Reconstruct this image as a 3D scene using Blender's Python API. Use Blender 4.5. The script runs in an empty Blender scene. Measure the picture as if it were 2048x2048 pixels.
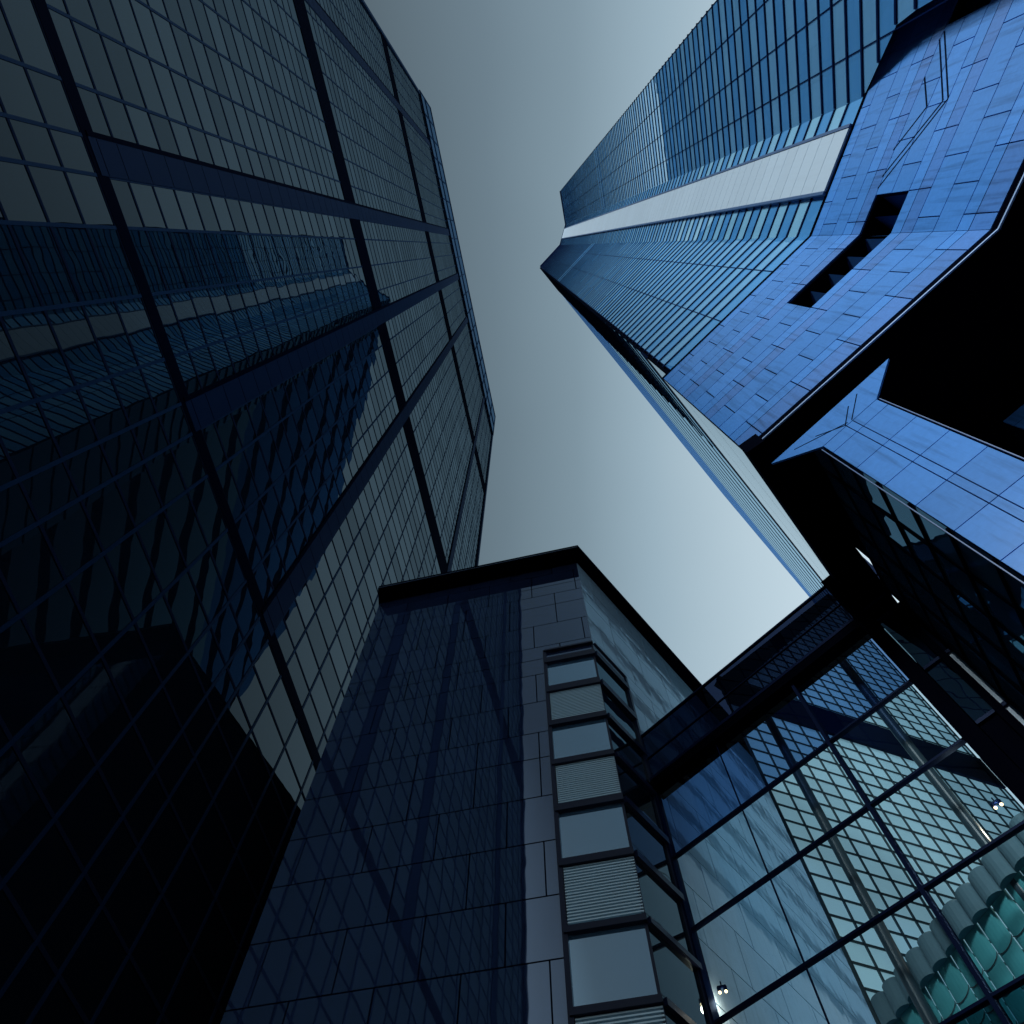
import bpy, bmesh, math, random
from mathutils import Vector, Matrix
random.seed(7)
S = bpy.context.scene
COL = S.collection
R_ = math.radians
ZC = 1.6                       # eye height above the pavement

# ------------------------------------------------------------------ camera
cam_d = bpy.data.cameras.new('camera'); cam = bpy.data.objects.new('camera', cam_d); COL.objects.link(cam)
S.camera = cam
cam_d.sensor_width = 36.0; cam_d.lens = 1400.0 / 2048.0 * 36.0
cam_d.clip_start = 0.1; cam_d.clip_end = 6000.0
zen = Vector((6.0, 531.0, -1400.0)).normalized()      # the zenith as the camera sees it
fwd = Vector((0, 0, -1.0))
yy = (fwd - zen * fwd.dot(zen)).normalized(); xx = yy.cross(zen)
cam.matrix_world = Matrix((( xx[0], xx[1], xx[2], 0), (yy[0], yy[1], yy[2], 0), (zen[0], zen[1], zen[2], ZC), (0, 0, 0, 1)))

# ------------------------------------------------------------------ sky and sun
SUN_EL, SUN_DIR = R_(33), Vector((-0.60, -0.80, 0))   # direction towards the sun, on plan
world = bpy.data.worlds.new('World'); S.world = world; world.use_nodes = True
wn, wl = world.node_tree.nodes, world.node_tree.links
wn.clear()
wo = wn.new('ShaderNodeOutputWorld')
sky = wn.new('ShaderNodeTexSky'); sky.sky_type = 'NISHITA'; sky.sun_disc = False
sky.sun_elevation = SUN_EL; sky.sun_rotation = math.atan2(SUN_DIR.x, SUN_DIR.y)
bg1 = wn.new('ShaderNodeBackground'); bg1.inputs['Strength'].default_value = 0.012
wl.new(sky.outputs[0], bg1.inputs['Color'])
tc = wn.new('ShaderNodeTexCoord')
dot = wn.new('ShaderNodeVectorMath'); dot.operation = 'DOT_PRODUCT'
wl.new(tc.outputs['Generated'], dot.inputs[0]); dot.inputs[1].default_value = (0.97, -0.05, 0.0)
cl = wn.new('ShaderNodeTexNoise'); cl.inputs['Scale'].default_value = 1.6; cl.inputs['Detail'].default_value = 3
wl.new(tc.outputs['Generated'], cl.inputs['Vector'])
cm = wn.new('ShaderNodeMath'); cm.operation = 'MULTIPLY_ADD'; cm.inputs[1].default_value = 0.10; cm.inputs[2].default_value = -0.05
wl.new(cl.outputs[0], cm.inputs[0])
ad = wn.new('ShaderNodeMath'); ad.operation = 'ADD'; wl.new(dot.outputs['Value'], ad.inputs[0]); wl.new(cm.outputs[0], ad.inputs[1])
mr = wn.new('ShaderNodeMapRange'); mr.inputs['From Min'].default_value = -0.9; mr.inputs['From Max'].default_value = 0.9
wl.new(ad.outputs[0], mr.inputs['Value'])
rp = wn.new('ShaderNodeValToRGB'); wl.new(mr.outputs[0], rp.inputs[0])
E_ = rp.color_ramp.elements
def stop(d, c):
    e = E_.new((d + 0.9) / 1.8); e.color = (*c, 1)
E_[0].position = 0; E_[0].color = (0.46, 0.56, 0.62, 1)
E_[1].position = 1; E_[1].color = (0.80, 0.90, 0.95, 1)
stop(-0.50, (0.4111, 0.5458, 0.6303)); stop(-0.37, (0.3933, 0.5165, 0.5989)); stop(-0.28, (0.1966, 0.2679, 0.3099)); stop(-0.23, (0.0787, 0.1101, 0.1260)); stop(-0.17, (0.0876, 0.1248, 0.1428)); stop(-0.04, (0.1430, 0.2047, 0.2437)); stop(0.06, (0.2100, 0.2973, 0.3520)); stop(0.16, (0.3217, 0.4434, 0.5201)); stop(0.28, (0.4826, 0.6188, 0.6987)); stop(0.40, (0.6256, 0.7699, 0.8510))  # far west stops raised behind the left tower, out of view, to brighten reflections
# added bright lobe high in the west, out of view, for right tower reflections
d2 = wn.new('ShaderNodeVectorMath'); d2.operation = 'DOT_PRODUCT'; wl.new(tc.outputs['Generated'], d2.inputs[0])
d2.inputs[1].default_value = Vector((-0.42, 0.0, 1.0)).normalized()
m2 = wn.new('ShaderNodeMapRange'); m2.interpolation_type = 'SMOOTHSTEP'; m2.inputs['From Min'].default_value = 0.960; m2.inputs['From Max'].default_value = 0.990
wl.new(d2.outputs['Value'], m2.inputs['Value'])
mxc = wn.new('ShaderNodeMix'); mxc.data_type = 'RGBA'; wl.new(m2.outputs[0], mxc.inputs[0]); wl.new(rp.outputs[0], mxc.inputs[6]); mxc.inputs[7].default_value = (0.56, 0.66, 0.72, 1)
bg2 = wn.new('ShaderNodeBackground'); bg2.inputs['Strength'].default_value = 0.95
wl.new(mxc.outputs[2], bg2.inputs['Color'])
ash = wn.new('ShaderNodeAddShader'); wl.new(bg1.outputs[0], ash.inputs[0]); wl.new(bg2.outputs[0], ash.inputs[1])
wl.new(ash.outputs[0], wo.inputs['Surface'])

sun_d = bpy.data.lights.new('sun', 'SUN'); sun = bpy.data.objects.new('sun', sun_d); COL.objects.link(sun)
sun_d.energy = 3.9; sun_d.angle = R_(14); sun_d.color = (1.0, 0.975, 0.94)
to_sun = Vector((SUN_DIR.x * math.cos(SUN_EL), SUN_DIR.y * math.cos(SUN_EL), math.sin(SUN_EL)))
sun.rotation_euler = to_sun.to_track_quat('Z', 'Y').to_euler()

S.view_settings.view_transform = 'Standard'; S.view_settings.look = 'None'
S.view_settings.exposure = 0.0; S.view_settings.gamma = 1.0
S.cycles.max_bounces = 10; S.cycles.glossy_bounces = 6; S.cycles.transparent_max_bounces = 16
S.cycles.sample_clamp_indirect = 4.0

# ------------------------------------------------------------------ materials
def new_mat(name):
    m = bpy.data.materials.new(name); m.use_nodes = True
    nt = m.node_tree; nt.nodes.clear()
    out = nt.nodes.new('ShaderNodeOutputMaterial')
    return m, nt.nodes, nt.links, out

def coord(n, l, scale=(1, 1, 1)):
    t = n.new('ShaderNodeTexCoord'); mp = n.new('ShaderNodeMapping'); mp.inputs['Scale'].default_value = scale
    l.new(t.outputs['Object'], mp.inputs['Vector']); return mp.outputs[0]

def wave(n, l, scale, dist, stretch=(1, 1, 0.45)):
    """slow warping of a glazed facade: every sheet is a little out of true"""
    v = coord(n, l, stretch)
    ge = n.new('ShaderNodeNewGeometry'); oi = n.new('ShaderNodeObjectInfo')         # every sheet bends in its own way
    sm = n.new('ShaderNodeMath'); sm.operation = 'ADD'; l.new(ge.outputs['Random Per Island'], sm.inputs[0]); l.new(oi.outputs['Random'], sm.inputs[1])
    sc = n.new('ShaderNodeMath'); sc.operation = 'MULTIPLY'; sc.inputs[1].default_value = 37.0; l.new(sm.outputs[0], sc.inputs[0])
    nz = n.new('ShaderNodeTexNoise'); nz.noise_dimensions = '4D'; nz.inputs['Scale'].default_value = scale; nz.inputs['Detail'].default_value = 1.5
    l.new(v, nz.inputs['Vector']); l.new(sc.outputs[0], nz.inputs['W'])
    b = n.new('ShaderNodeBump'); b.inputs['Strength'].default_value = 1.0; b.inputs['Distance'].default_value = dist
    l.new(nz.outputs[0], b.inputs['Height']); return b.outputs[0]

def facing(n, l, f0, f90, power, normal=None):
    lw = n.new('ShaderNodeLayerWeight'); lw.inputs['Blend'].default_value = 0.5
    if normal: l.new(normal, lw.inputs['Normal'])
    p = n.new('ShaderNodeMath'); p.operation = 'POWER'; p.inputs[1].default_value = power
    l.new(lw.outputs['Facing'], p.inputs[0])
    m = n.new('ShaderNodeMath'); m.operation = 'MULTIPLY_ADD'; m.inputs[1].default_value = f90 - f0; m.inputs[2].default_value = f0
    l.new(p.outputs[0], m.inputs[0]); return m.outputs[0]

def mirror_glass(name, body, tint, f0, f90, power=4.0, wob=None, rough=0.0, island=0.0):
    m, n, l, out = new_mat(name)
    nr = wave(n, l, *wob) if wob else None
    d = n.new('ShaderNodeBsdfDiffuse'); d.inputs['Color'].default_value = (*body, 1)
    g = n.new('ShaderNodeBsdfGlossy'); g.inputs['Color'].default_value = (*tint, 1); g.inputs['Roughness'].default_value = rough
    if nr: l.new(nr, g.inputs['Normal'])
    mx = n.new('ShaderNodeMixShader'); fac = facing(n, l, f0, f90, power)
    if island:
        ge = n.new('ShaderNodeNewGeometry'); q = n.new('ShaderNodeMath'); q.operation = 'MULTIPLY_ADD'
        q.inputs[1].default_value = island; q.inputs[2].default_value = 1 - island / 2
        l.new(ge.outputs['Random Per Island'], q.inputs[0])
        k = n.new('ShaderNodeMath'); k.operation = 'MULTIPLY'; l.new(fac, k.inputs[0]); l.new(q.outputs[0], k.inputs[1]); fac = k.outputs[0]
    l.new(fac, mx.inputs[0]); l.new(d.outputs[0], mx.inputs[1]); l.new(g.outputs[0], mx.inputs[2])
    l.new(mx.outputs[0], out.inputs['Surface']); return m

def clear_glass(name, tint, f0=0.06, f90=0.9, power=4.0, wob=None, gloss=(0.85, 0.95, 1.0)):
    m, n, l, out = new_mat(name)
    nr = wave(n, l, *wob) if wob else None
    t = n.new('ShaderNodeBsdfTransparent'); t.inputs['Color'].default_value = (*tint, 1)
    g = n.new('ShaderNodeBsdfGlossy'); g.inputs['Color'].default_value = (*gloss, 1); g.inputs['Roughness'].default_value = 0.0
    if nr: l.new(nr, g.inputs['Normal'])
    mx = n.new('ShaderNodeMixShader'); l.new(facing(n, l, f0, f90, power), mx.inputs[0])
    l.new(t.outputs[0], mx.inputs[1]); l.new(g.outputs[0], mx.inputs[2]); l.new(mx.outputs[0], out.inputs['Surface']); return m

def stone(name, base, rough, ior, var=0.18, wob=None, streak=0.25, grain=0.10, fine=9.0, tint=(0.72, 0.88, 1.0)):
    m, n, l, out = new_mat(name)
    b = n.new('ShaderNodeBsdfPrincipled'); b.inputs['Roughness'].default_value = rough; b.inputs['IOR'].default_value = ior; b.inputs['Specular Tint'].default_value = (*tint, 1)
    ge = n.new('ShaderNodeNewGeometry')
    a = n.new('ShaderNodeMath'); a.operation = 'MULTIPLY_ADD'; a.inputs[1].default_value = var; a.inputs[2].default_value = 1 - var / 2
    l.new(ge.outputs['Random Per Island'], a.inputs[0])
    nz = n.new('ShaderNodeTexNoise'); nz.inputs['Scale'].default_value = fine; nz.inputs['Detail'].default_value = 6; l.new(coord(n, l), nz.inputs['Vector'])
    g = n.new('ShaderNodeMath'); g.operation = 'MULTIPLY_ADD'; g.inputs[1].default_value = 2 * grain; g.inputs[2].default_value = 1 - grain; l.new(nz.outputs[0], g.inputs[0])
    st = n.new('ShaderNodeTexNoise'); st.inputs['Scale'].default_value = 1.0; st.inputs['Detail'].default_value = 5; l.new(coord(n, l, (5, 5, 0.35)), st.inputs['Vector'])
    sr = n.new('ShaderNodeMapRange'); sr.inputs['From Min'].default_value = 0.52; sr.inputs['From Max'].default_value = 0.72
    sr.inputs['To Min'].default_value = 1.0; sr.inputs['To Max'].default_value = 1 - streak; l.new(st.outputs[0], sr.inputs['Value'])
    m1 = n.new('ShaderNodeMath'); m1.operation = 'MULTIPLY'; l.new(a.outputs[0], m1.inputs[0]); l.new(g.outputs[0], m1.inputs[1])
    m2 = n.new('ShaderNodeMath'); m2.operation = 'MULTIPLY'; l.new(m1.outputs[0], m2.inputs[0]); l.new(sr.outputs[0], m2.inputs[1])
    mc = n.new('ShaderNodeVectorMath'); mc.operation = 'SCALE'; mc.inputs[0].default_value = base; l.new(m2.outputs[0], mc.inputs['Scale'])
    l.new(mc.outputs[0], b.inputs['Base Color'])
    if wob: l.new(wave(n, l, *wob), b.inputs['Normal'])
    l.new(b.outputs[0], out.inputs['Surface']); return m

def metal(name, base, rough=0.4, metallic=0.0, grain=0.12, spec=0.3):
    m, n, l, out = new_mat(name)
    b = n.new('ShaderNodeBsdfPrincipled'); b.inputs['Roughness'].default_value = rough; b.inputs['Metallic'].default_value = metallic; b.inputs['Specular IOR Level'].default_value = spec
    nz = n.new('ShaderNodeTexNoise'); nz.inputs['Scale'].default_value = 2.0; nz.inputs['Detail'].default_value = 4; l.new(coord(n, l), nz.inputs['Vector'])
    g = n.new('ShaderNodeMath'); g.operation = 'MULTIPLY_ADD'; g.inputs[1].default_value = 2 * grain; g.inputs[2].default_value = 1 - grain; l.new(nz.outputs[0], g.inputs[0])
    mc = n.new('ShaderNodeVectorMath'); mc.operation = 'SCALE'; mc.inputs[0].default_value = base; l.new(g.outputs[0], mc.inputs['Scale'])
    l.new(mc.outputs[0], b.inputs['Base Color']); l.new(b.outputs[0], out.inputs['Surface']); return m

def lit(name, col, strength):
    m, n, l, out = new_mat(name)
    e = n.new('ShaderNodeEmission'); e.inputs['Color'].default_value = (*col, 1); e.inputs['Strength'].default_value = strength
    l.new(e.outputs[0], out.inputs['Surface']); return m

M = {}
M['left_glass'] = mirror_glass('smoked tower glass', (0.002, 0.005, 0.010), (0.64, 0.86, 1.0), 0.014, 0.27, 3.4, (0.5, 0.010), 0.0, 0.3)
M['left_mull'] = mirror_glass('blue grey mullion', (0.004, 0.016, 0.044), (.5, .7, 1.0), 0.0, 0.05, 2.0, None, 0.35)
M['left_dark'] = mirror_glass('black transom', (0.006, 0.011, 0.028), (.4, .6, 1.0), 0.0, 0.03, 3.0, None, 0.35)
M['left_pil'] = mirror_glass('navy pilaster panel', (0.003, 0.009, 0.030), (.5, .7, 1.0), 0.003, 0.05, 3.0, None, 0.35)
M['left_lou'] = mirror_glass('black louvre', (0.001, 0.0015, 0.006), (.4, .6, 1.0), 0.0, 0.015, 3.0, None, 0.35)
M['left_crown'] = mirror_glass('crown glass', (0.015, 0.045, 0.10), (0.5, 0.75, 1.0), 0.10, 0.22, 3.0, (0.3, 0.004))
M['rt_a'] = mirror_glass('pale blue tower glass', (0.18, 0.53, 0.98), (0.68, 0.90, 1.0), 0.36, 0.85, 3.0, (0.35, 0.016), 0.0, 0.2)
M['rt_b'] = mirror_glass('deep blue tower glass', (0.09, 0.39, 0.90), (0.54, 0.82, 1.0), 0.34, 0.80, 3.0, (0.35, 0.016), 0.0, 0.2)
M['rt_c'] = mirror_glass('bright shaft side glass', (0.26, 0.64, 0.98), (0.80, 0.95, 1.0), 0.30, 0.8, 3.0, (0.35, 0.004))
M['rt_fin'] = mirror_glass('navy sunshade fin', (0.003, 0.012, 0.055), (.4, .6, 1.0), 0.0, 0.05, 3.0, None, 0.35)
M['rt_strip'] = stone('pale shaft cladding', (0.41, 0.56, 0.70), 0.35, 1.45, 0.06, None, 0.04, 0.02, 0.4)
M['flat_dark'] = mirror_glass('matt navy strip', (0.003, 0.008, 0.03), (.3, .4, .7), 0.0, 0.04)
M['slot'] = mirror_glass('slot facet', (0.02, 0.08, 0.24), (.5, .8, 1.0), 0.12, 0.5, 3.0, (0.8, 0.02))
M['rt_stain'] = stone('weathered blue stone', (0.052, 0.185, 0.54), 0.26, 1.5, 0.22, None, 0.42, 0.16, 6.0)
M['rt_frame'] = metal('blue steel frame', (0.03, 0.09, 0.22), 0.4)
M['rt_stone'] = stone('blue polished stone', (0.060, 0.235, 0.66), 0.18, 1.5, 0.20, None, 0.30, 0.12, 6.0)
M['black'] = mirror_glass('shadow black cladding', (0.0008, 0.0012, 0.004), (.3, .5, 1.0), 0.0, 0.012, 3.0, None, 0.35)
M['joint'] = mirror_glass('dark joint', (0.003, 0.009, 0.03), (.4, .6, 1.0), 0.0, 0.02)
M['black_glass'] = mirror_glass('black glass', (0.001, 0.002, 0.006), (0.25, 0.4, 0.7), 0.004, 0.03, 3.0, (0.4, 0.01))
M['blade_glass'] = mirror_glass('grazing blue glass', (0.06, 0.20, 0.44), (0.62, 0.86, 1.0), 0.25, 0.85, 3.0)
M['blade_blue'] = mirror_glass('deep blue upper glass', (0.02, 0.10, 0.30), (0.22, 0.48, 0.95), 0.25, 0.80, 3.0, (0.15, 0.01, (1, 1, .1)))
M['blade_white'] = mirror_glass('pale enamel panel', (0.35, 0.45, 0.55), (0.9, 0.97, 1.0), 0.15, 0.95, 3.0, None, 0.08)
M['trim'] = metal('bright steel trim', (0.26, 0.42, 0.70), 0.35, 0.2)
M['pier_trim'] = metal('blue steel edge', (0.07, 0.16, 0.36), 0.4)
M['pier_dark'] = mirror_glass('dark polished granite', (0.002, 0.006, 0.018), (0.5, 0.8, 1.0), 0.22, 0.6, 3.0, (0.6, 0.010, (1, 1, 1)))
M['side_reflection'] = mirror_glass('dark side reflection', (0.025, 0.08, 0.14), (0.4, 0.75, 1.0), 0.14, 0.4, 3.0, (0.8, 0.02))  # panes imitating the grid mirrored in the pier flank
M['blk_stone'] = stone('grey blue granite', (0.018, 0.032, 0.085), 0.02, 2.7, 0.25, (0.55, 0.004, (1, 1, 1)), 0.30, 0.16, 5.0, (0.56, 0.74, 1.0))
M['blk_side'] = stone('polished granite flank', (0.52, 0.70, 0.85), 0.03, 1.6, 0.14, (1.1, 0.006, (1, 1, 1)), 0.10, 0.08, 5.0)  # pale base puts the mirrored sky into the granite's colour
M['blk_black'] = mirror_glass('black cornice', (0.001, 0.0015, 0.006), (.3, .5, 1.0), 0.0, 0.02, 3.0, None, 0.35)
M['blk_trim'] = metal('grey cornice trim', (0.06, 0.09, 0.15), 0.4)
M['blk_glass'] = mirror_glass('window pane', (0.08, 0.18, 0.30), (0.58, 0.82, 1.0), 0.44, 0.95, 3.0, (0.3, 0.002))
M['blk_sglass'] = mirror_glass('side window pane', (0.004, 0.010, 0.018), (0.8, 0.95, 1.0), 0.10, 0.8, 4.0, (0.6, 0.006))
M['blk_frame'] = metal('navy window frame', (0.010, 0.016, 0.05), 0.35)
M['louvre'] = mirror_glass('pale louvre blade', (0.52, 0.70, 0.80), (0.8, 0.95, 1.0), 0.36, 0.8, 3.0, None, 0.25)
M['gl_dark'] = clear_glass('smoked parapet glass', (0.02, 0.03, 0.065), 0.05, 0.35, 4.0, (0.5, 0.012), (0.4, 0.6, 1.0))
M['gl_mid'] = clear_glass('blue tinted glass', (0.20, 0.34, 0.60), 0.05, 0.5, 4.0, (0.5, 0.008))
M['gl_clear'] = clear_glass('clear glass', (0.80, 0.92, 0.97), 0.06, 0.7, 4.0, (0.5, 0.008))
M['gl_low'] = clear_glass('dark lower glass', (0.10, 0.24, 0.30), 0.05, 0.5, 4.0)
M['gl_frame'] = mirror_glass('dark blue link frame', (0.002, 0.006, 0.03), (.4, .6, 1.0), 0.01, 0.08, 3.0, None, 0.35)
def glow_pane(name, col, strength, var):
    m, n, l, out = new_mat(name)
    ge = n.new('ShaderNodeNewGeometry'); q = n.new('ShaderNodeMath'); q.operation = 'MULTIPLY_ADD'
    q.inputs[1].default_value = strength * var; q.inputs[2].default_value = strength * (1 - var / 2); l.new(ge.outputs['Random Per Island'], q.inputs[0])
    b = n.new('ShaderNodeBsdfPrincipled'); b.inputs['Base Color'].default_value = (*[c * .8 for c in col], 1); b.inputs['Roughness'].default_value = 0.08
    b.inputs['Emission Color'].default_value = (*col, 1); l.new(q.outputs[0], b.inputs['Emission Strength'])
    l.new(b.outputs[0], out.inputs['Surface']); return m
M['scr_pane'] = glow_pane('glowing lattice pane', (0.44, 0.76, 0.90), 0.31, 0.3)  # added glow stands in for a bright reflection in the link glass
M['scr_bar'] = metal('grey lattice bar', (0.04, 0.07, 0.085), 0.5)
M['column'] = metal('grey steel column', (0.05, 0.085, 0.11), 0.35)
M['teal'] = metal('teal pleated cloth', (0.09, 0.44, 0.48), 0.7)
M['pelmet'] = metal('grey pelmet', (0.15, 0.27, 0.33), 0.7)
M['lamp'] = lit('warm lamp', (1.0, 0.66, 0.34), 5.0)
M['asphalt'] = metal('dark asphalt', (0.05, 0.05, 0.052), 0.9, 0.0, 0.25)

# ------------------------------------------------------------------ helpers
class MB:
    """collects quads and boxes in world space; build() links them as one mesh under a thing"""
    def __init__(self): self.v, self.f = [], []
    def quad(self, a, b, c, d):
        i = len(self.v); self.v += [a, b, c, d]; self.f.append((i, i + 1, i + 2, i + 3))
    def tri(self, a, b, c):
        i = len(self.v); self.v += [a, b, c]; self.f.append((i, i + 1, i + 2))
    def hexa(self, p):                                   # p: 4 bottom then 4 top
        i = len(self.v); self.v += list(p)
        for q in ((0, 3, 2, 1), (4, 5, 6, 7), (0, 1, 5, 4), (1, 2, 6, 5), (2, 3, 7, 6), (3, 0, 4, 7)):
            self.f.append(tuple(i + k for k in q))
    def prism(self, plan, z0, z1):
        i = len(self.v); n = len(plan)
        self.v += [(x, y, z0) for x, y in plan] + [(x, y, z1) for x, y in plan]
        self.f.append(tuple(i + k for k in reversed(range(n)))); self.f.append(tuple(i + n + k for k in range(n)))
        for k in range(n): self.f.append((i + k, i + (k + 1) % n, i + n + (k + 1) % n, i + n + k))
    def tube(self, a, b, r, n=12):
        a, b = Vector(a), Vector(b); d = (b - a).normalized()
        e = d.orthogonal().normalized(); g = d.cross(e); i = len(self.v)
        for c in (a, b):
            for k in range(n):
                t = 2 * math.pi * k / n; self.v.append(tuple(c + e * r * math.cos(t) + g * r * math.sin(t)))
        for k in range(n): self.f.append((i + k, i + (k + 1) % n, i + n + (k + 1) % n, i + n + k))
        self.f.append(tuple(i + k for k in reversed(range(n)))); self.f.append(tuple(i + n + k for k in range(n)))
    def build(self, name, mat, parent=None, smooth=False, fix=True, stuff=False, label=None):
        o = parent.location if parent else Vector((0, 0, 0))
        pp = parent
        while pp is not None and pp.parent is not None:
            pp = pp.parent; o = pp.location
        me = bpy.data.meshes.new(name)
        me.from_pydata([(x - o[0], y - o[1], z - o[2]) for x, y, z in self.v], [], self.f)
        if fix:
            bm = bmesh.new(); bm.from_mesh(me); bmesh.ops.recalc_face_normals(bm, faces=bm.faces); bm.to_mesh(me); bm.free()
        if smooth:
            for p in me.polygons: p.use_smooth = True
        me.materials.append(mat)
        ob = bpy.data.objects.new(name, me); COL.objects.link(ob)
        if parent: ob.parent = parent
        if stuff: ob['kind'] = 'stuff'
        if label: ob['label'] = label
        return ob

class Frame:
    """a vertical plane at distance D from the eye's vertical: s along it, h above the eye, o towards the eye"""
    def __init__(self, ang, D, flip=False):
        a = R_(ang); self.u = (math.cos(a), math.sin(a)); n = (-math.sin(a), math.cos(a))
        self.n = (-n[0], -n[1]) if flip else n; self.D = D
    def __call__(self, s, h, o=0.0):
        d = self.D - o
        return (self.u[0] * s + self.n[0] * d, self.u[1] * s + self.n[1] * d, h + ZC)
    def xy(self, s, o=0.0): return self(s, 0, o)[:2]
    def s_at(self, az, o=0.0):                           # where the vertical at that bearing meets the plane
        c, d = math.cos(R_(az)), math.sin(R_(az)); k = (self.D - o) / (c * self.n[0] + d * self.n[1])
        return k * (c * self.u[0] + d * self.u[1])
    def box(self, mb, s0, s1, h0, h1, o0, o1):
        P = self
        mb.hexa([P(s0, h0, o0), P(s1, h0, o0), P(s1, h0, o1), P(s0, h0, o1), P(s0, h1, o0), P(s1, h1, o0), P(s1, h1, o1), P(s0, h1, o1)])
    def pane(self, mb, s0, s1, h0, h1, o=0.0, tilt=0.0):
        a, b = random.uniform(-tilt, tilt), random.uniform(-tilt, tilt)
        w, t = (s1 - s0) / 2, (h1 - h0) / 2
        mb.quad(self(s0, h0, o - a * w - b * t), self(s1, h0, o + a * w - b * t), self(s1, h1, o + a * w + b * t), self(s0, h1, o - a * w + b * t))
    def bar(self, mb, p, q, w, o0, o1):                  # a straight strip between two (s, h) points
        ds, dh = q[0] - p[0], q[1] - p[1]; L = math.hypot(ds, dh); a, b = -dh / L * w / 2, ds / L * w / 2
        c = [(p[0] - a, p[1] - b), (q[0] - a, q[1] - b), (q[0] + a, q[1] + b), (p[0] + a, p[1] + b)]
        mb.hexa([self(x, y, o0) for x, y in c] + [self(x, y, o1) for x, y in c])

def pol(az, r): return (r * math.cos(R_(az)), r * math.sin(R_(az)))

def thing(name, label, cat, xy, z=0.0, group=None):
    o = bpy.data.objects.new(name, None); COL.objects.link(o); o.location = (xy[0], xy[1], z); o.empty_display_size = 0.5
    o['label'] = label; o['category'] = cat
    if group: o['group'] = group
    bpy.context.view_layer.update()
    return o

def tiles(mb, F, s0, s1, rows, pitch, odd, even, gap, o0, o1, skip=None):
    """stone slabs with open joints; rows: (h0, h1, parity)"""
    for h0, h1, par in rows:
        ref = odd if par else even
        k = math.floor((s0 - ref) / pitch)
        a = ref + k * pitch
        while a < s1:
            x0, x1 = max(a, s0), min(a + pitch, s1)
            spans = [(x0, x1)]
            if skip:
                for (a0, a1, b0, b1) in skip:
                    if (h0 + h1) / 2 > b0 and (h0 + h1) / 2 < b1:
                        ns = []
                        for (p, q) in spans:
                            if q <= a0 or p >= a1: ns.append((p, q)); continue
                            if p < a0: ns.append((p, a0))
                            if q > a1: ns.append((a1, q))
                        spans = ns
            for (p, q) in spans:
                if q - p > 0.12:
                    F.box(mb, p + gap / 2, q - gap / 2, h0 + gap / 2, h1 - gap / 2, o0, o1)
            a += pitch

# ------------------------------------------------------------------ ground
g = MB(); g.quad((-3000, -3000, 0), (3000, -3000, 0), (3000, 3000, 0), (-3000, 3000, 0))
gr = g.build('ground', M['asphalt']); gr['kind'] = 'structure'

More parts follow.
